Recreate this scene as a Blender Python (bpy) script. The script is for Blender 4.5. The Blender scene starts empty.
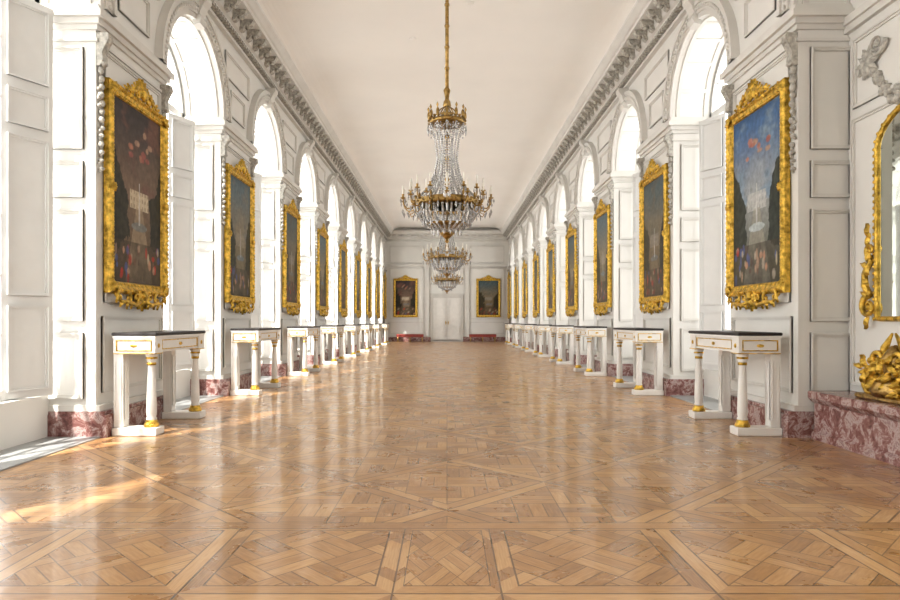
import bpy, math, random
from mathutils import Vector, noise, Matrix
random.seed(7)
S=bpy.context.scene
COL=S.collection
PI=math.pi
# ------------------------------------------------------------ mesh builder
class MB:
    def __init__(s): s.v=[]; s.f=[]; s.s=[]; s.T=None
    def add(s,vs,fs,sm=False):
        n=len(s.v)
        if s.T: vs=[s.T(*p) for p in vs]
        s.v+= [tuple(p) for p in vs]
        s.f+= [tuple(i+n for i in f) for f in fs]
        s.s+= [sm]*len(fs)
    def box(s,x0,x1,y0,y1,z0,z1):
        s.add([(x,y,z) for x in(x0,x1) for y in(y0,y1) for z in(z0,z1)],
          [(0,1,3,2),(4,6,7,5),(0,4,5,1),(2,3,7,6),(0,2,6,4),(1,5,7,3)])
    def bev(s,x0,x1,y0,y1,z0,z1,b):
        ring=lambda i,z:[(x0+i,y0+i,z),(x1-i,y0+i,z),(x1-i,y1-i,z),(x0+i,y1-i,z)]
        v=ring(b,z0)+ring(0,z0+b)+ring(0,z1-b)+ring(b,z1)
        f=[(3,2,1,0),(12,13,14,15)]
        for k in range(3):
            for i in range(4):
                j=(i+1)%4; f.append((k*4+i,k*4+j,k*4+4+j,k*4+4+i))
        s.add(v,f)
    def prism(s,poly,ax,a0,a1,sm=False):
        n=len(poly)
        def P(p,a):
            if ax=='x': return (a,p[0],p[1])
            if ax=='y': return (p[0],a,p[1])
            return (p[0],p[1],a)
        v=[P(p,a0) for p in poly]+[P(p,a1) for p in poly]
        f=[tuple(range(n)),tuple(range(2*n-1,n-1,-1))]
        for i in range(n):
            j=(i+1)%n; f.append((i,n+i,n+j,j))
        s.add(v,f,sm)
    def lathe(s,prof,cx=0,cy=0,cz=0,seg=16,sm=True):
        v=[];f=[];n=len(prof)
        for r,z in prof:
            for k in range(seg):
                a=2*PI*k/seg; v.append((cx+r*math.cos(a),cy+r*math.sin(a),cz+z))
        for i in range(n-1):
            for k in range(seg):
                l=(k+1)%seg; f.append((i*seg+k,i*seg+l,(i+1)*seg+l,(i+1)*seg+k))
        f.append(tuple(range(seg-1,-1,-1))); f.append(tuple((n-1)*seg+k for k in range(seg)))
        s.add(v,f,sm)
    def tube(s,pts,rad,seg=6,closed=False):
        pts=[Vector(p) for p in pts]; n=len(pts)
        if not hasattr(rad,'__len__'): rad=[rad]*n
        v=[];f=[];up=None
        for i,p in enumerate(pts):
            a=pts[(i-1)%n] if (closed or i>0) else p
            b=pts[(i+1)%n] if (closed or i<n-1) else p
            t=(b-a)
            t=t.normalized() if t.length>1e-9 else Vector((0,0,1))
            if up is None:
                up=Vector((0,0,1)) if abs(t.z)<.9 else Vector((1,0,0))
            n1=t.cross(up)
            if n1.length<1e-4: n1=t.cross(Vector((0.3,1,0.1)))
            n1.normalize(); up2=n1.cross(t).normalized(); up=up2
            for k in range(seg):
                an=2*PI*k/seg
                v.append(tuple(p+n1*math.cos(an)*rad[i]+up2*math.sin(an)*rad[i]))
        m=n if closed else n-1
        for i in range(m):
            i2=(i+1)%n
            for k in range(seg):
                l=(k+1)%seg; f.append((i*seg+k,i*seg+l,i2*seg+l,i2*seg+k))
        if not closed:
            f.append(tuple(range(seg-1,-1,-1))); f.append(tuple((n-1)*seg+k for k in range(seg)))
        s.add(v,f,True)
    def sph(s,c,r,seg=8,rings=5):
        if not hasattr(r,'__len__'): r=(r,r,r)
        v=[(c[0],c[1],c[2]-r[2])];f=[]
        for i in range(1,rings):
            t=PI*i/rings
            for k in range(seg):
                a=2*PI*k/seg
                v.append((c[0]+r[0]*math.sin(t)*math.cos(a),c[1]+r[1]*math.sin(t)*math.sin(a),c[2]-r[2]*math.cos(t)))
        v.append((c[0],c[1],c[2]+r[2])); L=len(v)-1
        for k in range(seg):
            l=(k+1)%seg
            f.append((0,1+l,1+k))
            for i in range(rings-2):
                f.append((1+i*seg+k,1+i*seg+l,1+(i+1)*seg+l,1+(i+1)*seg+k))
            f.append((1+(rings-2)*seg+k,1+(rings-2)*seg+l,L))
        s.add(v,f,True)
    def octa(s,c,r,h):
        s.add([(c[0],c[1],c[2]-h),(c[0]+r,c[1],c[2]),(c[0],c[1]+r,c[2]),(c[0]-r,c[1],c[2]),(c[0],c[1]-r,c[2]),(c[0],c[1],c[2]+h)],
          [(0,2,1),(0,3,2),(0,4,3),(0,1,4),(5,1,2),(5,2,3),(5,3,4),(5,4,1)])
    def mesh(s,name,mat):
        me=bpy.data.meshes.new(name); me.from_pydata(s.v,[],s.f)
        me.polygons.foreach_set('use_smooth',s.s); me.update()
        import bmesh
        bm=bmesh.new(); bm.from_mesh(me); bmesh.ops.recalc_face_normals(bm,faces=bm.faces); bm.to_mesh(me); bm.free()
        if mat: me.materials.append(mat)
        return me
def link(name,data,parent=None,**kw):
    o=bpy.data.objects.new(name,data); COL.objects.link(o)
    if parent: o.parent=parent
    for k,v in kw.items(): o[k]=v
    return o
def struct(name,mb,mat):
    return link(name,mb.mesh(name,mat),kind="structure")
def root(name,label,cat,loc,rot=0,group=None):
    o=bpy.data.objects.new(name,None); COL.objects.link(o); o.empty_display_size=.1
    o.location=loc; o.rotation_euler=(0,0,rot); o['label']=label; o['category']=cat
    if group: o['group']=group
    return o
def clone(o,loc=None,rot=None,parent=None,label=None,skip=()):
    c=o.copy(); COL.objects.link(c)
    if parent: c.parent=parent
    if loc is not None: c.location=loc
    if rot is not None: c.rotation_euler=(0,0,rot)
    if label: c['label']=label
    for ch in list(o.children):
        if ch.name.split('.')[0] in skip: continue
        clone(ch,parent=c)
    return c
# ------------------------------------------------------------ materials
def mat(name):
    m=bpy.data.materials.new(name); m.use_nodes=True
    nt=m.node_tree; b=nt.nodes['Principled BSDF']; return m,nt,b
def simple(name,col,rough=.5,metal=0,spec=.5,var=.08,scale=6,bump=0,bscale=40,**kw):
    m,nt,b=mat(name)
    b.inputs['Roughness'].default_value=rough; b.inputs['Metallic'].default_value=metal
    b.inputs['Specular IOR Level'].default_value=spec
    tc=nt.nodes.new('ShaderNodeTexCoord')
    n=nt.nodes.new('ShaderNodeTexNoise'); n.inputs['Scale'].default_value=scale; n.inputs['Detail'].default_value=3
    nt.links.new(tc.outputs['Object'],n.inputs['Vector'])
    r=nt.nodes.new('ShaderNodeValToRGB')
    r.color_ramp.elements[0].position=.3; r.color_ramp.elements[1].position=.7
    r.color_ramp.elements[0].color=tuple(c*(1-var) for c in col)+(1,)
    r.color_ramp.elements[1].color=tuple(min(1,c*(1+var*.5)) for c in col)+(1,)
    nt.links.new(n.outputs['Fac'],r.inputs['Fac']); nt.links.new(r.outputs['Color'],b.inputs['Base Color'])
    if bump:
        n2=nt.nodes.new('ShaderNodeTexNoise'); n2.inputs['Scale'].default_value=bscale; n2.inputs['Detail'].default_value=4
        nt.links.new(tc.outputs['Object'],n2.inputs['Vector'])
        bp=nt.nodes.new('ShaderNodeBump'); bp.inputs['Strength'].default_value=bump; bp.inputs['Distance'].default_value=.02
        nt.links.new(n2.outputs['Fac'],bp.inputs['Height']); nt.links.new(bp.outputs['Normal'],b.inputs['Normal'])
    for k,v in kw.items(): b.inputs[k.replace('_',' ')].default_value=v
    return m
WALL=simple('painted_panelling',(.72,.708,.67),.5,var=.05,scale=1.5)
TRIM=simple('painted_moulding',(.66,.645,.605),.5,var=.08,scale=3)
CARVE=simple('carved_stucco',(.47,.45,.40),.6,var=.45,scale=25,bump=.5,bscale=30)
CEIL=simple('ceiling_plaster',(.81,.78,.73),.8,var=.03,scale=.8)
WHITE=simple('white_lacquer',(.80,.785,.75),.3,var=.05)
GOLD=simple('gilding',(.78,.49,.085),.33,1,var=.65,scale=18,bump=.9,bscale=45)
GOLDD=simple('aged_bronze_gilding',(.42,.27,.09),.3,1,var=.6,scale=20,bump=.4,bscale=50)
DARK=simple('dark_slab',(.03,.026,.026),.5,var=.3,spec=.25)
CANDLE=simple('candle_wax',(.9,.88,.8),.4,var=.03)
CRYS=simple('crystal',(.88,.86,.80),.06,var=.5,scale=40,Transmission_Weight=.5,IOR=1.6)
RED=simple('red_velvet',(.30,.05,.04),.8,var=.2)
STONE=simple('grey_stone',(.30,.31,.31),.35,var=.15,scale=8)
MIRR=simple('mirror_glass',(.62,.66,.62),.03,1,var=.02)
LEADW=simple('window_joinery',(.68,.68,.665),.4,var=.03)
def marble():
    m,nt,b=mat('red_marble')
    tc=nt.nodes.new('ShaderNodeTexCoord')
    n=nt.nodes.new('ShaderNodeTexNoise'); n.inputs['Scale'].default_value=8; n.inputs['Detail'].default_value=10; n.inputs['Distortion'].default_value=.7
    n.inputs['Roughness'].default_value=.75
    nt.links.new(tc.outputs['Object'],n.inputs['Vector'])
    r=nt.nodes.new('ShaderNodeValToRGB'); cr=r.color_ramp
    cr.elements[0].position=.34; cr.elements[0].color=(.07,.03,.03,1)
    cr.elements[1].position=.72; cr.elements[1].color=(.58,.52,.50,1)
    for p,c in((.43,(.17,.065,.058,1)),(.50,(.27,.135,.12,1)),(.55,(.48,.38,.36,1)),(.61,(.22,.11,.105,1))):
        e=cr.elements.new(p); e.color=c
    nt.links.new(n.outputs['Fac'],r.inputs['Fac']); nt.links.new(r.outputs['Color'],b.inputs['Base Color'])
    b.inputs['Roughness'].default_value=.2
    return m
MARB=marble()
def parquet():
    m,nt,b=mat('oak_parquet')
    L=nt.links
    def N(op,*a):
        n=nt.nodes.new('ShaderNodeMath'); n.operation=op
        for i,x in enumerate(a):
            if isinstance(x,(int,float)): n.inputs[i].default_value=x
            else: L.new(x,n.inputs[i])
        return n.outputs[0]
    def mix(f,a,b_):
        return N('MULTIPLY_ADD',f,N('SUBTRACT',b_,a),a)
    g=nt.nodes.new('ShaderNodeNewGeometry'); sp=nt.nodes.new('ShaderNodeSeparateXYZ'); L.new(g.outputs['Position'],sp.inputs[0])
    X,Y=sp.outputs[0],sp.outputs[1]
    ax=N('ABSOLUTE',X)
    side=N('GREATER_THAN',ax,.24)
    us=N('DIVIDE',N('SUBTRACT',ax,.24),.95)
    uc=N('DIVIDE',N('ADD',X,.24),.48)
    ua=mix(side,uc,us)
    va=N('DIVIDE',N('SUBTRACT',Y,2.86),.95)
    yy=N('SUBTRACT',Y,4.85)
    r2=1/(math.sqrt(2)*1.02)
    ub=N('ADD',N('MULTIPLY',N('ADD',yy,X),r2),.5)
    vb=N('ADD',N('MULTIPLY',N('SUBTRACT',yy,X),r2),.5)
    z=N('GREATER_THAN',Y,3.81)
    U=mix(z,ua,ub); V=mix(z,va,vb)
    iu=N('FLOOR',U); iv=N('FLOOR',V)
    u=N('FRACT',U); v=N('FRACT',V)
    eu=N('MINIMUM',u,N('SUBTRACT',1,u)); ev=N('MINIMUM',v,N('SUBTRACT',1,v))
    e=N('MINIMUM',eu,ev)
    frame=N('LESS_THAN',e,.09)
    k=2.5
    p=N('MULTIPLY',N('ADD',u,v),k); q=N('MULTIPLY',N('SUBTRACT',u,v),k)
    ip=N('FLOOR',p); iq=N('FLOOR',q); fp=N('FRACT',p); fq=N('FRACT',q)
    par=N('GREATER_THAN',N('FLOORED_MODULO',N('ADD',ip,iq),2.0),.5)
    t=mix(par,fp,fq); al=mix(par,fq,fp)
    t3=N('MULTIPLY',t,3); it=N('FLOOR',t3); ft=N('FRACT',t3)
    line_in=N('GREATER_THAN',N('ABSOLUTE',N('SUBTRACT',ft,.5)),.46)
    line_c=N('GREATER_THAN',N('ABSOLUTE',N('SUBTRACT',al,.5)),.487)
    line_in=N('MULTIPLY',N('MAXIMUM',line_in,line_c),.85)
    l1=N('LESS_THAN',N('ABSOLUTE',N('SUBTRACT',e,.09)),.005)
    l2=N('LESS_THAN',e,.006)
    line=N('MAXIMUM',N('MAXIMUM',l1,l2),N('MULTIPLY',line_in,N('SUBTRACT',1,frame)))
    band=N('LESS_THAN',N('ABSOLUTE',N('SUBTRACT',Y,3.81)),.055)
    bl=N('LESS_THAN',N('ABSOLUTE',N('SUBTRACT',N('ABSOLUTE',N('SUBTRACT',Y,3.81)),.055)),.005)
    line=N('MAXIMUM',N('MULTIPLY',line,N('SUBTRACT',1,band)),bl)
    idi=N('ADD',N('ADD',N('MULTIPLY',ip,7.13),N('MULTIPLY',iq,13.7)),N('MULTIPLY',it,3.31))
    idf=N('MULTIPLY',N('LESS_THAN',eu,ev),5.7)
    idp=N('ADD',N('MULTIPLY',iu,31.7),N('MULTIPLY',iv,57.3))
    idn=N('ADD',idp,mix(frame,idi,idf))
    idn=mix(band,idn,N('FLOOR',N('MULTIPLY',X,.7)))
    wn=nt.nodes.new('ShaderNodeTexWhiteNoise'); wn.noise_dimensions='1D'; L.new(idn,wn.inputs['W'])
    gx=mix(frame,N('MULTIPLY',al,1.2),N('MULTIPLY',N('MAXIMUM',eu,ev),4))
    gy=mix(frame,N('MULTIPLY',t,9),N('MULTIPLY',e,60))
    cv=nt.nodes.new('ShaderNodeCombineXYZ'); L.new(gx,cv.inputs[0]); L.new(gy,cv.inputs[1]); L.new(idn,cv.inputs[2])
    gn=nt.nodes.new('ShaderNodeTexNoise'); gn.inputs['Scale'].default_value=2.2; gn.inputs['Detail'].default_value=4; L.new(cv.outputs[0],gn.inputs['Vector'])
    fac=N('ADD',N('MULTIPLY',wn.outputs['Value'],.50),N('MULTIPLY',gn.outputs['Fac'],.7))
    fac=N('SUBTRACT',fac,.12)
    big=nt.nodes.new('ShaderNodeTexNoise'); big.inputs['Scale'].default_value=.6; L.new(g.outputs['Position'],big.inputs['Vector'])
    fac=N('ADD',fac,N('MULTIPLY',N('SUBTRACT',big.outputs['Fac'],.5),.5))
    rp=nt.nodes.new('ShaderNodeValToRGB'); cr=rp.color_ramp
    cr.elements[0].position=.05; cr.elements[0].color=(.20,.094,.036,1)
    cr.elements[1].position=.95; cr.elements[1].color=(.58,.36,.17,1)
    e2=cr.elements.new(.45); e2.color=(.375,.195,.075,1)
    L.new(fac,rp.inputs['Fac'])
    mx=nt.nodes.new('ShaderNodeMix'); mx.data_type='RGBA'
    L.new(N('MULTIPLY',line,.80),mx.inputs['Factor']); L.new(rp.outputs['Color'],mx.inputs['A']); mx.inputs['B'].default_value=(.06,.028,.013,1)
    L.new(mx.outputs['Result'],b.inputs['Base Color'])
    rn=nt.nodes.new('ShaderNodeTexNoise'); rn.inputs['Scale'].default_value=3.5; rn.inputs['Detail'].default_value=5; L.new(g.outputs['Position'],rn.inputs['Vector'])
    rr=N('ADD',N('MULTIPLY',rn.outputs['Fac'],.45),N('MULTIPLY',wn.outputs['Value'],.10))
    L.new(N('ADD',rr,.05),b.inputs['Roughness'])
    bn=nt.nodes.new('ShaderNodeTexNoise'); bn.inputs['Scale'].default_value=9; L.new(g.outputs['Position'],bn.inputs['Vector'])
    h=N('SUBTRACT',N('ADD',N('MULTIPLY',bn.outputs['Fac'],.8),N('MULTIPLY',wn.outputs['Value'],.15)),N('MULTIPLY',line,.25))
    bp=nt.nodes.new('ShaderNodeBump'); bp.inputs['Strength'].default_value=.28; bp.inputs['Distance'].default_value=.01
    L.new(h,bp.inputs['Height']); L.new(bp.outputs['Normal'],b.inputs['Normal'])
    b.inputs['Specular IOR Level'].default_value=.45
    b.inputs['Coat Weight'].default_value=.35; b.inputs['Coat Roughness'].default_value=.10; L.new(bp.outputs['Normal'],b.inputs['Coat Normal'])
    return m
PARQ=parquet()
def attrmat():
    m,nt,b=mat('oil_on_canvas')
    a=nt.nodes.new('ShaderNodeAttribute'); a.attribute_name='paint'
    n=nt.nodes.new('ShaderNodeTexNoise'); n.inputs['Scale'].default_value=18; n.inputs['Detail'].default_value=5
    tc=nt.nodes.new('ShaderNodeTexCoord'); nt.links.new(tc.outputs['Object'],n.inputs['Vector'])
    mx=nt.nodes.new('ShaderNodeMix'); mx.data_type='RGBA'; mx.blend_type='OVERLAY'; mx.inputs['Factor'].default_value=.5
    nt.links.new(a.outputs['Color'],mx.inputs['A']); nt.links.new(n.outputs['Fac'],mx.inputs['B'])
    nt.links.new(mx.outputs['Result'],b.inputs['Base Color']); b.inputs['Roughness'].default_value=.5
    b.inputs['Specular IOR Level'].default_value=.2
    return m
OIL=attrmat()
# ------------------------------------------------------------ layout
WX=3.62; RX=4.28; HC=6.42; SP=4.45; AR=1.05; BAY=3.7; C0=7.5
FAR=38.0; BACK=-7.3
piers=[C0+BAY*k for k in range(-4,9)]
piersV=[C0+BAY*k for k in range(0,9)]
bays=[C0+BAY*(k+.5) for k in range(-4,8)]
def rectmould(mb,pl,pos,out,a0,a1,b0,b1,w=.035,t=.018):
    def bx(A0,A1,B0,B1,th):
        p0,p1=sorted((pos-.002*out,pos+th*out))
        if pl=='x': mb.box(p0,p1,A0,A1,B0,B1)
        else: mb.box(A0,A1,p0,p1,B0,B1)
    if a0>a1:a0,a1=a1,a0
    for ww,th in((w,t),(w*.45,t*1.8)):
        bx(a0,a0+ww,b0,b1,th); bx(a1-ww,a1,b0,b1,th); bx(a0+ww,a1-ww,b0,b0+ww,th); bx(a0+ww,a1-ww,b1-ww,b1,th)
tn=[0]
def trim(mb,m=TRIM):
    tn[0]+=1; return struct('trim_%d'%tn[0],mb,m)
for s,nm in((-1,'left'),(1,'right')):
    w=MB()
    def bx(mb,xa,xb,y0,y1,z0,z1): mb.box(min(s*xa,s*xb),max(s*xa,s*xb),y0,y1,z0,z1)
    for c in piers: bx(w,WX,RX,c-.8,c+.8,0,SP)
    for bc in bays:
        poly=[(bc-BAY/2,SP),(bc-AR,SP)]
        poly+=[(bc-AR*math.cos(t),SP+AR*math.sin(t)) for t in [PI*i/24 for i in range(1,24)]]
        poly+=[(bc+AR,SP),(bc+BAY/2,SP),(bc+BAY/2,HC+.4),(bc-BAY/2,HC+.4)]
        w.prism(poly,'x',s*WX,s*RX)
        blind=(s==1 and abs(bc-5.65)<.1)
        if blind: bx(w,4.14,RX,bc-AR,bc+AR,0,SP+AR)
        else: bx(w,4.10,RX,bc-AR,bc+AR,0,.44)
    bx(w,WX,RX,FAR-1.0,FAR,0,HC+.4)
    bx(w,WX,RX,BACK-1.6,BACK+.2,0,HC+.4)
    struct('wall_'+nm,w,WALL)
    b=MB(); im=MB(); pm=MB(); ar=MB()
    for c in piersV+[piersV[0]-BAY]:
        y0,y1=c-.8,c+.8
        bx(b,3.50,RX-.02,y0-.03,y1+.03,0,.235); bx(b,3.53,RX-.02,y0-.02,y1+.02,.235,.27)
        bx(pm,3.575,RX-.03,y0-.012,y1+.012,.27,.33)
        for pr,z0,z1 in((.025,4.08,4.11),(.03,4.2,4.25),(.06,4.25,4.31),(.10,4.31,4.38),(.07,4.38,4.42),(.05,4.42,4.45)):
            bx(im,WX-pr,RX-.01,y0-pr,y1+pr,z0,z1)
        for (z0,z1) in((.40,1.08),(1.2,2.35),(2.47,2.85),(2.97,4.02)):
            for yy,o in((y0,-1),(y1,1)):
                rectmould(pm,'y',yy,o,s*3.74,s*4.18,z0,z1,w=.04,t=.022)
        rectmould(pm,'x',s*WX,-s,c-.70,c+.70,.45,1.25)
        rectmould(pm,'x',s*WX,-s,c-.66,c+.66,1.40,4.05)
        rectmould(pm,'x',s*WX,-s,c-.36,c+.36,4.62,5.05)
        rectmould(pm,'x',s*WX,-s,c-.62,c+.62,5.2,5.62)
    for bc in bays[3:]:
        prof=[(AR,-.01),(AR,.05),(AR+.07,.05),(AR+.07,.075),(AR+.19,.075),(AR+.19,.10),(AR+.25,.10),(AR+.27,-.01)]
        n=32; v=[];f=[]
        for i in range(n+1):
            t=PI*i/n
            for r,o in prof: v.append((s*(WX-o),bc+r*math.cos(t),SP+r*math.sin(t)))
        P=len(prof)
        for i in range(n):
            for j in range(P-1): f.append((i*P+j,i*P+j+1,(i+1)*P+j+1,(i+1)*P+j))
        ar.add(v,f)
        for i in range(44):
            t=PI*(i+.5)/44
            ar.sph((s*(WX-.085),bc+(AR+.13)*math.cos(t),SP+(AR+.13)*math.sin(t)),(.02,.03,.03),6,4)
        ks=[(0,5.42),(.10,5.45),(.13,5.52),(.10,5.60),(.14,5.70),(.20,5.78),(.20,5.84),(0,5.84)]
        ar.prism([(s*(WX-o),z) for o,z in ks],'y',bc-.10,bc+.10)
        for x0,x1 in((3.66,3.72),(4.1,4.18)):
            v=[];f=[]
            for i in range(25):
                t=PI*i/24
                for r,x in((AR+.005,x0),(AR-.025,x0),(AR-.025,x1),(AR+.005,x1)): v.append((s*x,bc+r*math.cos(t),SP+r*math.sin(t)))
            for i in range(24):
                for j in range(3): f.append((i*4+j,i*4+j+1,i*4+5+j,i*4+4+j))
            ar.add(v,f)
        for i in range(1,8):
            t=PI*i/8
            a=Vector((0,math.cos(t),math.sin(t))); tg=Vector((0,-math.sin(t),math.cos(t)))
            v=[]
            for x in(3.72,4.1):
                for r in(AR+.005,AR-.022):
                    for d in(-.03,.03):
                        q=a*r+tg*d; v.append((s*x,bc+q.y,SP+q.z))
            ar.add(v,[(0,1,3,2),(4,6,7,5),(0,4,5,1),(2,3,7,6),(0,2,6,4),(1,5,7,3)])
    struct('baseboard_'+nm,b,MARB)
    trim(im); trim(pm); trim(ar)
    co=MB(); y0,y1=BACK,FAR
    prof=[(WX+.02,5.84),(3.54,5.84),(3.54,5.89),(3.57,5.90),(3.57,5.97),(3.50,5.98),(3.50,6.02),(3.46,6.05),(3.44,6.10),(3.44,6.21),
          (3.20,6.21),(3.20,6.28),(3.17,6.30),(3.13,6.35),(3.10,6.38),(3.10,6.43),(WX+.02,6.43)]
    co.prism([(s*x,z) for x,z in prof],'y',y0,y1)
    trim(co)
    md=MB(); y=4.2; n=0
    while y<FAR-.3:
        pr=[(3.45,6.03),(3.40,6.05),(3.36,6.11),(3.30,6.10),(3.25,6.13),(3.22,6.20),(3.45,6.205)]
        md.prism([(s*a,z) for a,z in pr],'y',y-.065,y+.065)
        md.sph((s*3.32,y,6.09),(.05,.05,.03),6,4)
        md.sph((s*3.33,y+BAY/20,6.205),(.05,.05,.018),6,4)
        y+=BAY/10
    yy=4.2
    while yy<FAR-.2:
        md.box(min(s*3.47,s*3.56),max(s*3.47,s*3.56),yy,yy+.05,5.91,5.965); yy+=.0925
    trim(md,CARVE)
    dr=MB()
    for c in piersV:
        for d in(-.745,.745):
            X=lambda o:s*(WX-o)
            pr=[(0,4.18),(.12,4.18),(.13,4.12),(.09,4.05),(.06,3.98),(.07,3.90),(.04,3.84),(0,3.84)]
            dr.prism([(X(o),z) for o,z in pr],'y',c+d-.05,c+d+.05)
            dr.sph((X(.10),c+d,4.12),(.045,.06,.045),8,5)
            dr.sph((X(.06),c+d,3.87),(.03,.055,.03),8,5)
            z=3.80
            for i in range(13):
                r=.045*(1-.045*i)*(.8+.4*random.random())
                dr.sph((X(.03),c+d+random.uniform(-.012,.012),z),(.035,r,r*1.1),6,4)
                dr.sph((X(.02),c+d+random.uniform(-.04,.04),z-.03),(.02,r*.6,r*.7),5,4)
                z-=.085
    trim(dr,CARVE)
    st=MB()
    for bc in bays[3:]:
        if s==1 and abs(bc-5.65)<.1: continue
        bx(st,3.56,4.10,bc-AR+.03,bc+AR-.03,0,.012)
    trim(st,STONE)
# ------------------------------------------------------------ windows
wn_=0
for s in(-1,1):
    for bc in bays:
        if s==1 and abs(bc-5.65)<.1: continue
        wn_+=1; q=MB(); x0,x1=sorted((s*4.20,s*4.26))
        a,b_=bc-AR,bc+AR
        q.box(x0,x1,a,a+.08,.44,SP); q.box(x0,x1,b_-.08,b_,.44,SP)
        q.box(x0,x1,a,b_,.44,.54); q.box(x0-.0,x1,a,b_,SP-.06,SP+.05)
        q.box(x0,x1,bc-.06,bc+.06,.44,SP)
        xm0,xm1=sorted((s*4.215,s*4.245))
        for d in(-.53,.53): q.box(xm0,xm1,bc+d-.015,bc+d+.015,.5,SP)
        for k in range(1,7):
            z=.5+k*(SP-.5)/7; q.box(xm0,xm1,a,b_,z-.015,z+.015)
        v=[];f=[]
        for i in range(25):
            t=PI*i/24
            for r,x in((AR,x0),(AR-.08,x0),(AR-.08,x1),(AR,x1)): v.append((x,bc+r*math.cos(t),SP+r*math.sin(t)))
        for i in range(24):
            for j in range(4): f.append((i*4+j,i*4+(j+1)%4,i*4+4+(j+1)%4,i*4+4+j))
        q.add(v,f)
        for t in(PI/6,PI/3,PI/2,2*PI/3,5*PI/6):
            q.tube([((x0+x1)/2,bc+.35*math.cos(t),SP+.35*math.sin(t)),((x0+x1)/2,bc+AR*math.cos(t),SP+AR*math.sin(t))],.016,4)
        q.tube([((x0+x1)/2,bc+.35*math.cos(t),SP+.35*math.sin(t)) for t in [PI*i/12 for i in range(13)]],.018,4)
        struct('window_%d'%wn_,q,LEADW)
        L=bpy.data.lights.new('portal','AREA'); L.shape='RECTANGLE'; L.size=2.1; L.size_y=5.1
        try: L.cycles.is_portal=True
        except Exception: pass
        o=bpy.data.objects.new('window_daylight',L); COL.objects.link(o); o.location=(s*4.32,bc,2.95)
        o.rotation_euler=Vector((-s,0,0)).to_track_quat('-Z','Y').to_euler()
def shutter_mesh(Ln):
    q=MB(); q.bev(0,Ln,-.02,.02,.45,4.36,.004)
    for z0,z1 in((.52,1.35),(1.45,3.0),(3.1,3.45),(3.55,4.29)):
        for y,o in((-.02,-1),(.02,1)): rectmould(q,'y',y,o,.05,Ln-.05,z0,z1,w=.03,t=.016)
    return q.mesh('window_shutter',LEADW)
shm=shutter_mesh(.50)
hm_=[]
for z in(.9,2.4,3.9):
    h=MB(); h.lathe([(.014,0),(.014,.12)],0,0,z,8); hm_.append(h.mesh('hinge',DARK))
for s in(-1,1):
    for bc in bays[3:]:
        if s==1 and abs(bc-5.65)<.1: continue
        p0=Vector((s*4.235,bc+.50,0)); p1=Vector((s*4.00,bc+.97,0)); d=p1-p0
        o=root('window_shutter','white panelled wooden shutter leaf swung open at a tall window','shutter',p0,math.atan2(d.y,d.x),'open window shutters')
        link('shutter_leaf',shm,o)
        for h in hm_: link('hinge',h,o)
# ------------------------------------------------------------ floor, ceiling, far wall
f=MB(); f.box(-4.3,4.3,BACK,FAR+.2,-.1,0); struct('floor',f,PARQ)
c=MB()
prof=[(-4.3,6.95),(-4.3,6.43),(-3.12,6.43)]
for i in range(9):
    t=PI/2*i/8; prof.append((-3.12+.50*(1-math.cos(t)),6.43+.20*math.sin(t)))
prof+= [(-x,z) for x,z in prof[::-1]]
c.prism(prof,'y',BACK,FAR+.2); struct('ceiling',c,CEIL)
q=MB()
for x,y in((-.66,12.5),(.39,11.1)): q.lathe([(.06,-.012),(.075,0),(.075,.01)],x,y,6.625,14)
trim(q,CEIL)
w=MB(); w.box(-4.3,4.3,FAR,FAR+.2,0,6.9); struct('wall_far',w,WALL)
w=MB(); w.box(-4.3,4.3,BACK-.2,BACK,0,6.9); struct('wall_back',w,WALL)
w=MB()
prof=[(FAR,5.84),(37.92,5.84),(37.92,5.9),(37.95,5.91),(37.95,5.98),(37.84,6.06),(37.82,6.21),(37.58,6.21),(37.58,6.28),(37.5,6.38),(37.5,6.43),(FAR,6.43)]
w.prism(prof,'x',-3.6,3.6)
for i in range(18):
    x=-3.3+i*.388; w.box(x-.06,x+.06,37.62,37.85,6.1,6.21)
trim(w)
w=MB()
for a0,a1,z0,z1 in((-3.35,-1.35,.45,1.15),(1.35,3.35,.45,1.15),(-3.35,-1.35,1.3,4.3),(1.35,3.35,1.3,4.3),(-3.35,-1.35,4.6,5.6),(1.35,3.35,4.6,5.6),(-1.0,1.0,3.3,4.3),(-1.0,1.0,4.6,5.6)):
    rectmould(w,'y',FAR,-1,a0,a1,z0,z1,w=.06,t=.03)
for x in(-1.17,1.17):
    w.box(x-.13,x+.13,37.9,FAR,0.3,4.35)
w.box(-3.6,3.6,37.88,FAR,4.35,4.47); w.box(-3.6,3.6,37.84,FAR,4.42,4.5)
trim(w)
w=MB(); w.box(-3.5,-.95,37.9,FAR,0,.27); w.box(.95,3.5,37.9,FAR,0,.27); struct('baseboard_far',w,MARB)
w=MB()
w.box(-.92,.92,37.93,FAR,0,2.66); w.box(-1.0,1.0,37.85,FAR,2.66,2.74); w.box(-1.05,1.05,37.8,FAR,2.74,2.80)
rectmould(w,'y',37.93,-1,-.92,.92,0,2.66,w=.09,t=.03)
trim(w)
w=MB()
for sx in(-1,1):
    a,b_=sorted((sx*.015,sx*.80)); w.box(a,b_,37.90,37.935,0.02,2.54)
    for z0,z1 in((.15,.85),(.95,1.25),(1.35,2.42)): rectmould(w,'y',37.90,-1,a+.09,b_-.09,z0,z1,w=.05,t=.03)
d=struct('door_1',w,WHITE)
for sx in(-1,1):
    w=MB(); w.box(sx*.07-.02,sx*.07+.02,37.87,37.9,1.0,1.2); w.sph((sx*.07,37.86,1.1),.035)
    link('door_knob',w.mesh('door_knob',GOLD),d)
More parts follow.
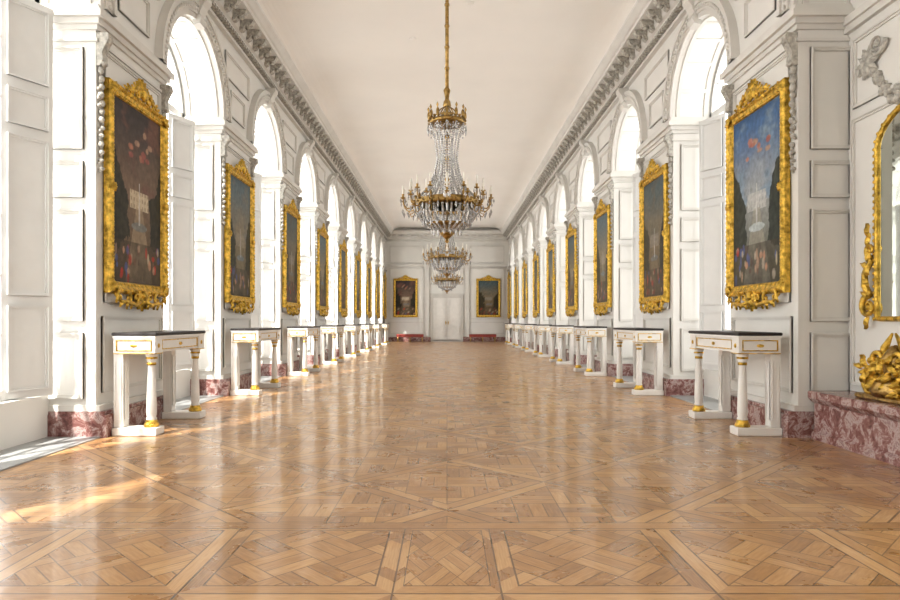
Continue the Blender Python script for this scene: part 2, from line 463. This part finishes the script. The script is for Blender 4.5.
# ------------------------------------------------------------ painted canvases
def lerp(a,b,t): return tuple(a[i]+(b[i]-a[i])*t for i in range(3))
def sm(a,b,x):
    t=max(0,min(1,(x-a)/(b-a))); return t*t*(3-2*t)
def fbm(x,y,z):
    r=0;a=.5;k=1
    for i in range(4): r+=a*noise.noise(Vector((x*k,y*k,z+i*3))); a*=.5;k*=2
    return r
def painter(st,seed):
    rnd=random.Random(seed)
    figs=[]
    for i in range(34):
        u=rnd.uniform(.06,.94); v=rnd.uniform(.03,.22)
        col=rnd.choice([(.45,.05,.03),(.42,.27,.18),(.08,.10,.24),(.5,.42,.28),(.5,.26,.16),(.15,.08,.05),(.1,.06,.04),st['acc'],st['acc']])
        figs.append((u,v,rnd.uniform(.014,.034),rnd.uniform(.015,.038),col))
    for i in range(11):
        u=rnd.uniform(.3,.78); v=rnd.uniform(.72,.88) if st['cherub'] else -1
        figs.append((u,v,rnd.uniform(.03,.055),rnd.uniform(.012,.022),rnd.choice([(.45,.18,.11),(.45,.27,.18),(.35,.10,.08)])))
    def P(u,v):
        asp=1.6
        cl=fbm(u*3,v*4*asp,seed)
        c=lerp(st['hor'],st['sky'],sm(.45,.95,v+.15*cl))
        c=lerp(c,st['cloud'],sm(.0,.35,cl))
        if v<.47: c=lerp(st['ground'],lerp(st['ground'],st['hor'],.6),sm(.1,.45,v))
        if .43<v<.53 and abs(u-.52)<.19: c=lerp(st['build'],c,.1+.45*(math.sin(u*110)>.3 and math.sin(v*160)>0))
        w_=.06+.5*(.45-v)
        if v<.44 and abs(u-.52)<w_: c=lerp(c,st['path'],.7)
        if ((u-.52)/.16)**2+((v-.33)/.025)**2<1: c=st['water']
        if abs(u-.52)<.010+.05*max(0,.5-v) and .34<v<.58: c=lerp(c,(.65,.65,.62),.65)
        n=fbm(u*5,v*6*asp,seed+9)
        hgt=.44+.9*max(0,abs(u-.52)-.18)
        if v<hgt+.14*n and abs(u-.52)+.1*n>.23 and v>.22+.1*n:
            t=st['tree']; k=.6+1.6*max(0,fbm(u*14,v*14*asp,seed+4)+.2)
            c=(t[0]*k,t[1]*k,t[2]*k)
        if v<.24:
            c=lerp((.05,.035,.02),c,.4+.6*fbm(u*8,v*9,seed+6))
        for fu,fv,ru,rv,col in figs:
            q=((u-fu)/ru)**2+((v-fv)/rv)**2
            if q<1: c=lerp(col,c,.05+.4*q)
        g=1+.35*fbm(u*20,v*30,seed+1)
        e=min(u,1-u,v*1.4,(1-v)*1.4); k=.7+.3*sm(0,.12,e)
        return tuple(max(0,x*g*k*st.get('gain',.72)) for x in c)
    return P
STY=[dict(sky=(.045,.035,.035),hor=(.20,.13,.085),cloud=(.16,.075,.055),ground=(.12,.08,.04),build=(.62,.52,.36),path=(.36,.27,.17),water=(.2,.2,.18),tree=(.03,.026,.014),acc=(.55,.04,.02),cherub=True,gain=.85),
     dict(sky=(.05,.13,.29),hor=(.34,.36,.36),cloud=(.20,.28,.36),ground=(.10,.10,.06),build=(.5,.5,.48),path=(.32,.30,.24),water=(.45,.5,.5),tree=(.028,.034,.024),acc=(.42,.36,.28),cherub=True,gain=.85),
     dict(sky=(.08,.12,.13),hor=(.24,.18,.10),cloud=(.15,.13,.09),ground=(.12,.08,.035),build=(.3,.26,.2),path=(.25,.18,.10),water=(.2,.2,.18),tree=(.045,.036,.016),acc=(.25,.06,.03),cherub=False),
     dict(sky=(.10,.16,.19),hor=(.30,.24,.15),cloud=(.2,.19,.16),ground=(.11,.09,.04),build=(.35,.3,.22),path=(.26,.21,.12),water=(.2,.24,.25),tree=(.035,.036,.016),acc=(.1,.1,.18),cherub=False)]
def canvas_mesh(w,h,nu,nv,st,seed,y=-.03):
    P=painter(st,seed); v=[];f=[];cols=[]
    for j in range(nv+1):
        for i in range(nu+1):
            v.append((w*(i/nu-.5),y,h*j/nv)); cols+=list(P(i/nu,j/nv))+[1]
    for j in range(nv):
        for i in range(nu):
            a=j*(nu+1)+i; f.append((a,a+1,a+nu+2,a+nu+1))
    n=len(v); tl=nv*(nu+1)
    v+=[(-w/2,-.005,0),(w/2,-.005,0),(w/2,-.005,h),(-w/2,-.005,h)]; cols+=[.2,.15,.1,1]*4
    f.append((n+3,n+2,n+1,n)); f.append((0,n,n+1,nu)); f.append((tl,tl+nu,n+2,n+3)); f.append((0,tl,n+3,n)); f.append((nu,n+1,n+2,tl+nu))
    me=bpy.data.meshes.new('canvas'); me.from_pydata(v,[],f)
    at=me.color_attributes.new('paint','FLOAT_COLOR','POINT'); at.data.foreach_set('color',cols)
    me.materials.append(OIL); me.update(); return me
# ------------------------------------------------------------ gilded frame parts
def scroll(mb,cx,cz,r0,turns,sgn,y,rad,a0=0,taper=.25,n=26):
    pts=[];rs=[]
    for i in range(n):
        t=i/(n-1); r=r0*(1-t*.88); a=a0+sgn*turns*2*PI*t
        pts.append((cx+r*math.cos(a),y-.01*math.sin(t*PI),cz+r*math.sin(a))); rs.append(rad*(1-t*(1-taper)) )
    mb.tube(pts,rs,6); mb.sph(pts[-1],rad*.9,6,4)
def leaf(mb,x,z,ang,l,w,y,t=.02):
    d=Vector((math.cos(ang),0,math.sin(ang))); p=Vector((-math.sin(ang),0,math.cos(ang)))
    B=Vector((x,y,z)); v=[];f=[]
    pr=[(0,.2),(.25,.9),(.5,1),(.75,.65),(1,.02)]
    for a,b in pr:
        c=B+d*l*a+Vector((0,-t*math.sin(PI*min(.95,a+.15)),0))
        v+=[c+p*w*b+Vector((0,t*.6,0)),c+Vector((0,-t*.5,0)),c-p*w*b+Vector((0,t*.6,0))]
    for i in range(4):
        for j in range(2): f.append((i*3+j,i*3+j+1,i*3+4+j,i*3+3+j))
    mb.add(v,f,True)
def frame_parts(W,H,B=.13,big=True):
    fr=MB()
    prof=[(0,0),(0,-.06),(.02,-.08),(.045,-.085),(.065,-.065),(.09,-.058),(.11,-.052),(B-.01,-.05),(B,-.03),(B,0)]
    v=[];f=[];P=len(prof)
    for cx,cz in((-1,0),(1,0),(1,1),(-1,1)):
        for o,y in prof:
            v.append((cx*(W/2-o),y,(H-o) if cz else o))
    for i in range(4):
        j=(i+1)%4
        for k in range(P-1): f.append((i*P+k,i*P+k+1,j*P+k+1,j*P+k))
    fr.add(v,f)
    st=.055
    def run(off,r,y,step):
        n=int((W-2*off)/step)
        for i in range(n+1):
            x=-W/2+off+(W-2*off)*i/n
            for z in(off,H-off): fr.sph((x,y,z),(step*.42,r,r),5,4)
        n=int((H-2*off)/step)
        for i in range(1,n):
            z=off+(H-2*off)*i/n
            for x in(-W/2+off,W/2-off): fr.sph((x,y,z),(r,r,step*.42),5,4)
    run(.035,.015,-.078,st); run(B-.03,.010,-.053,st*.7)
    for cx in(-1,1):
        for z,sz in((.09,-1),(H-.09,1)):
            x=cx*(W/2-.085)
            for k in range(7):
                a=math.atan2(sz,cx)+ (k-3)*.52
                leaf(fr,x,z,a,.09 if k%2 else .075,.024,-.075)
            fr.sph((x,-.08,z),(.035,.022,.035),8,5)
        x=cx*(W/2-.065)
        for k in range(6): leaf(fr,x,H*.5,k*PI/3,.055,.02,-.075)
        fr.sph((x,-.08,H*.5),(.024,.02,.035),8,5)
    cr=MB()
    z=H-.03
    for k in range(9):
        a=PI*(k+.5)/9; leaf(cr,0,z+.05,a,.15+.07*math.sin(a),.033,-.07,.03)
    cr.sph((0,-.10,z+.08),(.065,.035,.08),10,6)
    for sx in(-1,1):
        scroll(cr,sx*.15,z+.05,.065,1.1,sx,-.08,.020,a0=PI/2)
        scroll(cr,sx*.28,z+.03,.045,1.1,-sx,-.08,.016,a0=-PI/2)
        cr.tube([(sx*.06,-.08,z+.12),(sx*.14,-.09,z+.12),(sx*.23,-.09,z+.05),(sx*.33,-.08,z+.04),(sx*.40,-.07,z+.01)],[.024,.024,.02,.016,.010],6)
        for q,(lx,lz,a,l) in enumerate(((.12,.11,1.9,.09),(.18,.08,1.2,.09),(.25,.05,1.5,.07),(.32,.04,.9,.07),(.37,.02,.5,.07),(.25,0,-.6,.06))):
            a_=a if sx>0 else PI-a
            leaf(cr,sx*lx,z+lz,a_,l,.022,-.08,.02)
    ap=MB(); z=.03
    for k in range(7):
        a=-PI*(k+.5)/7; leaf(ap,0,z-.02,a,.14+.06*abs(math.sin(a)),.036,-.07,.03)
    ap.sph((0,-.10,z-.04),(.06,.04,.06),10,6)
    for sx in(-1,1):
        scroll(ap,sx*.17,z-.07,.07,1.1,-sx,-.08,.022,a0=-PI/2)
        scroll(ap,sx*.35,z-.08,.07,1.1,sx,-.08,.022,a0=PI/2)
        scroll(ap,sx*.54,z-.06,.055,1.1,-sx,-.08,.02,a0=PI/2)
        ap.tube([(sx*.05,-.08,z-.1),(sx*.2,-.09,z-.15),(sx*.36,-.09,z-.12),(sx*.5,-.08,z-.12),(sx*.62,-.07,z-.03)],[.026,.028,.026,.022,.014],6)
        for lx,lz,a,l in((.14,-.12,-1.8,.08),(.26,-.12,-1.3,.08),(.38,-.12,-1.6,.08),(.48,-.11,-1.0,.08),(.57,-.05,-1.2,.09)):
            a_=a if sx>0 else PI-a
            leaf(ap,sx*lx,z+lz,a_,l,.028,-.08,.02)
    return fr.mesh('picture_frame',GOLD),cr.mesh('crest_ornament',GOLD),ap.mesh('pendant_ornament',GOLD)
FW,FH=1.41,2.26
CW=.23
fm,cm,am=frame_parts(FW,FH)
LAB={(-1,0):'tall dark oil painting of garden with red-robed figures, gilded carved frame',
     (1,0):'tall oil painting of fountain under blue sky, gilded carved frame'}
for s in(-1,1):
    for k,c in enumerate(piersV):
        lab=LAB.get((s,k),'tall garden landscape oil painting in gilded carved frame between arches')
        o=root('painting',lab,'painting',(s*3.605,c+.03,1.50),-s*PI/2*1.0,'framed paintings on the gallery piers')
        link('picture_frame',fm,o); link('crest_ornament',cm,o); link('pendant_ornament',am,o)
        st=STY[0] if (s,k)==(-1,0) else STY[1] if (s,k)==(1,0) else STY[2+(k+(s>0))%2]
        nu=max(12,int(120/(1+k)))
        cmx=canvas_mesh(FW-CW,FH-CW,nu,int(nu*1.7),st,k*3+ (5 if s>0 else 2))
        co=link('canvas',cmx,o); co.location=(0,0,CW/2)
for x in(-2.42,2.42):
    o=root('painting','upright dark oil painting in gilded frame beside panelled door','painting',(x,FAR-.02,1.42),0,'framed paintings beside the end door')
    link('picture_frame',fm,o); link('crest_ornament',cm,o)
    co=link('canvas',canvas_mesh(FW-CW,FH-CW,14,22,STY[0 if x<0 else 2],31+int(x)),o); co.location=(0,0,CW/2)
# ------------------------------------------------------------ console tables
def console():
    o=root('console_table','white and gilt console table with dark top on turned legs','console table',(0,0,0),0,'console tables under the paintings')
    W=1.34; D=.44
    t=MB(); t.bev(-W/2-.03,W/2+.03,-D-.02,0,1.045,1.08,.008); link('table_top',t.mesh('table_top',DARK),o)
    a=MB(); a.box(-W/2,W/2,-D+.01,-.01,.87,1.02); a.box(-W/2-.02,W/2+.02,-D-.01,-.005,1.02,1.045)
    for sx in(-1,1): a.box(sx*(W/2-.075)-.085,sx*(W/2-.075)+.085,-D-.005,-.01,.86,1.02)
    link('apron',a.mesh('apron',WHITE),o)
    g=MB()
    rectmould(g,'y',-D+.01,-1,-W/2+.18,W/2-.18,.895,1.0,w=.010,t=.006)
    g.sph((0,-D+.005,.945),(.045,.010,.02),8,5)
    for sx in(-1,1):
        g.sph((sx*(W/2-.075),-D-.005,.94),(.026,.012,.026),8,5)
        rectmould(g,'x',sx*(W/2+.01),sx,-D+.03,-.04,.885,1.0,w=.010,t=.006)
        g.sph((sx*(W/2+.01),-D+.22,.94),(.010,.04,.018),8,5)
        g.box(sx*(W/2-.075)-.09,sx*(W/2-.075)+.09,-D-.012,-.01,.855,.864)
    link('gilt_moulding',g.mesh('gilt_moulding',GOLD),o,kind='stuff')
    pl=MB(); lg=MB(); po=MB()
    pl.bev(-.10,.10,-D-.02,0,0,.085,.008)
    pm_=pl.mesh('plinth',WHITE)
    lg.lathe([(.05,.155),(.055,.17),(.045,.19),(.05,.21),(.052,.26),(.048,.42),(.040,.60),(.034,.74),(.04,.765),(.05,.79),(.045,.81),(.06,.835),(.062,.86)],0,0,0,18)
    lm=lg.mesh('leg',WHITE)
    cols=[]
    for pr in([(.075,.085),(.078,.10),(.07,.125),(.06,.135),(.063,.145),(.05,.16)],[(.045,.735),(.047,.75),(.042,.765)],[(.056,.80),(.06,.81),(.05,.825)]):
        q=MB(); q.lathe(pr,0,0,0,18); cols.append(q.mesh('leg_collar',GOLD))
    po.bev(-.06,.06,-.10,0,.085,.86,.006)
    rectmould(po,'y',-.10,-1,-.045,.045,.16,.78,w=.012,t=.006); rectmould(po,'x',-.06,-1,-.085,-.015,.16,.78,w=.01,t=.005); rectmould(po,'x',.06,1,-.085,-.015,.16,.78,w=.01,t=.005)
    pom=po.mesh('back_post',WHITE)
    for sx in(-1,1):
        x=sx*(W/2-.075)
        p=link('plinth',pm_,o); p.location=(x,0,0)
        l=link('leg',lm,o); l.location=(x,-D+.07,0)
        for cm__ in cols: link('leg_collar',cm__,l)
        q=link('back_post',pom,o); q.location=(x,0,0)
    return o
first=console(); first.location=(-3.49,piersV[0]-.04,0); first.rotation_euler=(0,0,PI/2)
for s in(-1,1):
    for k,c in enumerate(piersV[:8]):
        if s==-1 and k==0: continue
        clone(first,(s*3.49,c-.04,0),-s*PI/2)
# ------------------------------------------------------------ benches
def bench(x):
    o=root('bench','low bench with red upholstered seat against end wall','bench',(x,37.35,0),0,'red benches by the end wall')
    b=MB(); b.bev(-.78,.78,-.2,.2,.34,.44,.03); link('seat',b.mesh('seat',RED),o)
    b=MB(); b.box(-.77,.77,-.19,.19,.28,.34); link('rail',b.mesh('rail',RED),o)
    l=MB(); l.lathe([(.02,0),(.03,.03),(.022,.1),(.035,.28)],0,0,0,10); lm=l.mesh('leg',GOLDD)
    for px in(-.7,0,.7):
        for py in(-.15,.15):
            q=link('leg',lm,o); q.location=(px,py,0)
bench(-2.12); bench(2.05)
# ------------------------------------------------------------ chandelier
def chandelier(loc):
    o=root('chandelier','gilt bronze chandelier with crystal strands and white candles, hanging on rod','chandelier',loc,0,'gallery chandeliers')
    z=lambda w:w-2.30
    r=MB(); r.lathe([(.026,z(4.3)),(.026,z(6.62))],0,0,0,10)
    for k in range(7): r.lathe([(.027,0),(.036,.015),(.036,.035),(.027,.05)],0,0,z(4.45+k*.3),10)
    r.lathe([(.03,z(4.20)),(.06,z(4.24)),(.05,z(4.30)),(.028,z(4.34)),(.035,z(4.40)),(.05,z(4.46)),(.02,z(4.52))],0,0,0,12)
    link('hanging_rod',r.mesh('hanging_rod',GOLDD),o)
    r=MB(); r.lathe([(.03,z(6.51)),(.10,z(6.56)),(.16,z(6.60)),(.16,z(6.63))],0,0,0,16); link('ceiling_rose',r.mesh('ceiling_rose',GOLDD),o)
    c=MB()
    c.lathe([(.25,z(3.98)),(.262,z(3.99)),(.262,z(4.02)),(.25,z(4.035)),(.235,z(4.035)),(.235,z(3.98))],0,0,0,24)
    for k in range(12):
        a=2*PI*k/12; x,y=.25*math.cos(a),.25*math.sin(a)
        c.sph((x*1.02,y*1.02,z(4.10)),(.025,.025,.06),6,5); c.octa((x*1.05,y*1.05,z(4.19)),.018,.045)
        a2=a+PI/12; c.sph((.25*math.cos(a2),.25*math.sin(a2),z(4.06)),.02,6,4)
        c.sph((.27*math.cos(a2),.27*math.sin(a2),z(4.01)),.016,6,4)
        if k%2==0: c.tube([(x,y,z(4.03)),(x*.7,y*.7,z(4.10)),(x*.35,y*.35,z(4.2)),(0,0,z(4.25))],.010,5)
    link('crown',c.mesh('crown',GOLDD),o)
    g=MB()
    R=.44
    g.lathe([(R-.02,z(2.82)),(R+.01,z(2.83)),(R+.02,z(2.85)),(R+.01,z(2.87)),(R+.02,z(2.90)),(R+.0,z(2.915)),(R-.03,z(2.915)),(R-.03,z(2.82))],0,0,0,36)
    for k in range(24):
        a=2*PI*k/24; g.sph(((R+.03)*math.cos(a),(R+.03)*math.sin(a),z(2.86)),.016,6,4)
        if k%2==0: g.sph(((R)*math.cos(a),(R)*math.sin(a),z(2.95)),(.018,.018,.035),6,4)
    g.lathe([(.012,z(2.5)),(.012,z(4.25))],0,0,0,8)
    g.lathe([(.01,z(2.30)),(.03,z(2.32)),(.02,z(2.355)),(.05,z(2.38)),(.10,z(2.43)),(.11,z(2.46)),(.08,z(2.47)),(.02,z(2.48))],0,0,0,16)
    g.lathe([(.30,z(2.555)),(.315,z(2.565)),(.30,z(2.58)),(.285,z(2.58)),(.285,z(2.555))],0,0,0,28)
    for zz,rr in((3.0,.05),(3.2,.035),(3.5,.03),(3.8,.04)): g.lathe([(.012,-.04),(rr,0),(.012,.05)],0,0,z(zz),10)
    link('ring',g.mesh('ring',GOLDD),o)
    s=MB()
    def strand(pts,n,r0,r1):
        P=[Vector(p) for p in pts]; L=[0]
        for i in range(1,len(P)): L.append(L[-1]+(P[i]-P[i-1]).length)
        for i in range(n):
            t=L[-1]*(i+.5)/n; j=1
            while L[j]<t and j<len(L)-1: j+=1
            q=P[j-1].lerp(P[j],(t-L[j-1])/max(1e-6,L[j]-L[j-1])); rr=r0+(r1-r0)*i/n
            s.octa(q,rr,rr*1.25)
    def pol(r,a,h): return (r*math.cos(a),r*math.sin(a),z(h))
    for k in range(16):
        a=2*PI*k/16
        strand([pol(.235,a,3.97),pol(.17,a,3.75),pol(.14,a,3.5),pol(.18,a,3.28),pol(.27,a,3.08),pol(.41,a,2.94)],34,.012,.020)
    for k in range(8):
        a=2*PI*(k+.5)/8
        strand([pol(.15,a,4.1),pol(.08,a,3.7),pol(.09,a,3.3),pol(.2,a,2.95)],26,.013,.018)
    for k in range(12):
        a=2*PI*k/12; s.octa(pol(.265,a,3.90),.018,.045); s.octa(pol(.262,a,3.83),.012,.02)
        b=a+2*PI/12
        strand([pol(.265,a,3.97),pol(.275,(a*3+b)/4,3.90),pol(.28,(a+b)/2,3.87),pol(.275,(a+3*b)/4,3.90),pol(.265,b,3.97)],9,.010,.010)
    for k in range(22):
        a=2*PI*k/22
        strand([pol(.43,a,2.81),pol(.41,a,2.70),pol(.35,a,2.60),pol(.24,a,2.51),pol(.10,a,2.45)],16,.022,.015)
    for rr,h,n in((.42,2.745,26),(.34,2.60,22),(.2,2.48,14)):
        for k in range(n): s.octa(pol(rr,2*PI*k/n,h-.03),.018,.045)
    for k in range(24):
        a=2*PI*k/24; s.octa(pol(.47,a,2.78),.018,.05); s.octa(pol(.465,a,2.70),.012,.02)
    link('crystal_strands',s.mesh('crystal_strands',CRYS),o,kind='stuff')
    am=MB()
    am.tube([(R,0,z(2.86)),(.50,0,z(2.78)),(.57,0,z(2.77)),(.62,0,z(2.82)),(.63,0,z(2.90))],[.013,.012,.010,.009,.008],6)
    am.tube([(R,0,z(2.90)),(.48,0,z(2.88)),(.52,0,z(2.93)),(.52,0,z(3.01))],[.011,.010,.009,.008],6)
    am.tube([(.50,0,z(2.80)),(.47,0,z(2.72)),(.52,0,z(2.69)),(.55,0,z(2.73))],[.009,.008,.007,.006],5)
    for cx,cz in((.63,2.90),(.52,3.01)):
        am.lathe([(.012,0),(.035,.012),(.038,.020),(.015,.024),(.014,.05),(.019,.065),(.014,.067)],cx,0,z(cz),10)
    amm=am.mesh('candle_arm',GOLDD)
    dm=MB()
    for cx,cz in((.63,2.90),(.52,3.01)):
        for q in range(4):
            a=2*PI*q/4+.4; dm.octa((cx+.04*math.cos(a),.04*math.sin(a),z(cz)-.03),.012,.038)
    dm.octa((.63,0,z(2.72)),.018,.05); dm.octa((.56,0,z(2.70)),.014,.04)
    dmm=dm.mesh('crystal_drops',CRYS)
    cn=MB(); cn.lathe([(.012,0),(.012,.115),(.008,.12),(.002,.135)],0,0,0,8); cnm=cn.mesh('candle',CANDLE)
    for k in range(14):
        a=link('candle_arm',amm,o); a.rotation_euler=(0,0,2*PI*(k+.5)/14)
        link('crystal_drops',dmm,a,kind='stuff')
        for cx,cz in((.63,2.96),(.52,3.07)):
            q=link('candle',cnm,a); q.location=(cx,0,z(cz))
    return o
ch=chandelier((0,9.2,2.30))
for y in(17.0,26.3): clone(ch,(0,y,2.30))
# ------------------------------------------------------------ marble ledge, mirror, gilt sculpture
lb=root('marble_ledge','low moulded ledge of red and white veined marble','marble ledge',(3.92,5.64,0),0)
q=MB()
prof=[(-.20,0),(-.20,.07),(-.17,.09),(-.17,.36),(-.21,.39),(-.235,.42),(-.235,.48),(-.22,.49),(.21,.49),(.21,0)]
q.prism(prof,'y',-1.0,1.0)
link('marble_body',q.mesh('marble_body',MARB),lb)
mr=root('wall_mirror','tall arched mirror in scrolled gilt frame above marble ledge','mirror',(4.135,5.50,1.22),-PI/2)
out=[(-.70,0),(.70,0),(.70,1.62)]
for i in range(1,16):
    t=PI*i/16; out.append((.70*math.cos(t),1.62+.36*math.sin(t)))
out.append((-.70,1.62))
q=MB(); q.prism([(x,z) for x,z in out],'y',-.03,0); link('mirror_glass',q.mesh('mirror_glass',MIRR),mr)
q=MB()
dense=[]
for i in range(len(out)):
    a=Vector((out[i][0],0,out[i][1])); b_=out[(i+1)%len(out)]; b_=Vector((b_[0],0,b_[1])); n=max(1,int((b_-a).length/.06))
    dense+=[a.lerp(b_,j/n) for j in range(n)]
q.tube([(p.x,-.035,p.z) for p in dense],.024,8,True)
for i,p in enumerate(dense): q.sph((p.x*1.03,-.05,p.z),(.016,.015,.018),5,4)
for sx in(-1,1):
    scroll(q,sx*.78,.12,.11,1.4,-sx,-.06,.036,a0=PI/2)
    scroll(q,sx*.75,.66,.07,1.2,sx,-.06,.028,a0=-PI/2)
    q.tube([(sx*.76,-.06,.22),(sx*.84,-.06,.32),(sx*.84,-.06,.44),(sx*.74,-.06,.57)],[.03,.035,.03,.03],7)
    for z,a in((.22,.4),(.32,.9),(.42,1.3),(.55,1.6),(.70,1.6),(.80,1.4),(.02,-1.2),(.5,.4)):
        leaf(q,sx*.78,z,a if sx>0 else PI-a,.13,.035,-.06,.03)
for k in range(9): leaf(q,0,1.95,PI*(k+.5)/9,.22,.04,-.05,.03)
link('mirror_frame',q.mesh('mirror_frame',GOLD),mr)
q=MB()
for i in range(70):
    t=i/69; x=5.65+ (t-.5)*1.5; zz=3.62-.32*math.sin(t*PI)*1.0+.10*math.cos(t*PI*4)
    q.sph((4.125,x+random.uniform(-.03,.03),zz+random.uniform(-.05,.05)),(.04,random.uniform(.03,.06),random.uniform(.03,.06)),6,4)
for sy in(-1,1):
    q.T=lambda x,y,z:(4.135+y,5.65-x,z)
    for k in range(10): leaf(q,sy*.70,3.72,PI*k/5,.16,.035,-.03,.03)
    scroll(q,sy*.55,3.85,.12,1.3,sy,-.03,.025,a0=0)
    q.T=None
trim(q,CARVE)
q=MB()
rectmould(q,'x',4.14,-1,5.65-.95,5.65+.98,.55,3.25,w=.04); rectmould(q,'x',4.14,-1,5.65-.92,5.65+.95,3.35,4.05,w=.04)
q.box(4.09,4.14,4.6,6.7,4.15,4.22); q.box(4.06,4.14,4.6,6.7,4.22,4.3)
trim(q)
gs=root('gilded_sculpture','gilded rocaille ornament with curling scrolls and leaves on marble ledge','sculpture',(3.92,5.70,.49),-PI/2)
q=MB(); q.bev(-.36,.36,-.12,.12,0,.05,.012)
q.lathe([(.16,.04),(.2,.1),(.14,.2),(.09,.3),(.11,.38),(.06,.46),(.01,.5)],0.02,0,0,12)
link('base',q.mesh('base',GOLDD),gs)
q=MB()
for sx in(-1,1):
    scroll(q,sx*.22,.15,.13,1.5,-sx,-.04,.042,a0=PI/2)
    scroll(q,sx*.12,.36,.10,1.3,sx,-.05,.034,a0=-PI/2)
    q.tube([(sx*.34,0,.05),(sx*.30,0,.2),(sx*.16,0,.3),(sx*.12,0,.47),(sx*.02,0,.60)],[.035,.045,.04,.035,.010],8)
for k in range(55):
    a=random.uniform(.2,PI-.2); x=random.uniform(-.28,.28); zz=random.uniform(.04,.46*(1-abs(x)*1.3))
    leaf(q,x,zz,a,random.uniform(.08,.16),.028,random.uniform(-.14,.02),.04)
for k in range(10):
    q.sph((random.uniform(-.25,.25),-.09,random.uniform(.06,.28)),random.uniform(.02,.035),8,5)
link('scrolls',q.mesh('scrolls',GOLD),gs)
# ------------------------------------------------------------ light
wd=bpy.data.worlds.new('sky'); S.world=wd; wd.use_nodes=True; nt=wd.node_tree
bg=nt.nodes['Background']
def WM(op,*a):
    n=nt.nodes.new('ShaderNodeMath'); n.operation=op
    for i,x in enumerate(a):
        if isinstance(x,(int,float)): n.inputs[i].default_value=x
        else: nt.links.new(x,n.inputs[i])
    return n.outputs[0]
tc=nt.nodes.new('ShaderNodeTexCoord'); sp=nt.nodes.new('ShaderNodeSeparateXYZ'); nt.links.new(tc.outputs['Generated'],sp.inputs[0])
hx=WM('MULTIPLY_ADD',sp.outputs[0],-1.7,5.5)
by=WM('MAXIMUM',WM('MULTIPLY',sp.outputs[1],-1.0),0.0)
glow=WM('MULTIPLY',WM('POWER',by,2.0),1.0)
nt.links.new(WM('ADD',hx,glow),bg.inputs['Strength'])
bg.inputs['Color'].default_value=(1.0,.99,.965,1)
sl=bpy.data.lights.new('sun','SUN'); sl.energy=13; sl.angle=.03; sl.color=(1,.95,.87)
so=bpy.data.objects.new('sun',sl); COL.objects.link(so); so.rotation_euler=Vector((.36,.55,-.95)).to_track_quat('-Z','Y').to_euler(); so.location=(-10,0,8)
S.view_settings.view_transform='Standard'; S.view_settings.exposure=0
# ------------------------------------------------------------ camera
cd=bpy.data.cameras.new('camera'); cam=bpy.data.objects.new('camera',cd); COL.objects.link(cam)
cam.location=(0,0,1.2); cam.rotation_euler=(PI/2,0,0)
cd.sensor_width=36; cd.lens=26; cd.shift_x=3/900; cd.shift_y=21/900; cd.clip_end=200
S.camera=cam
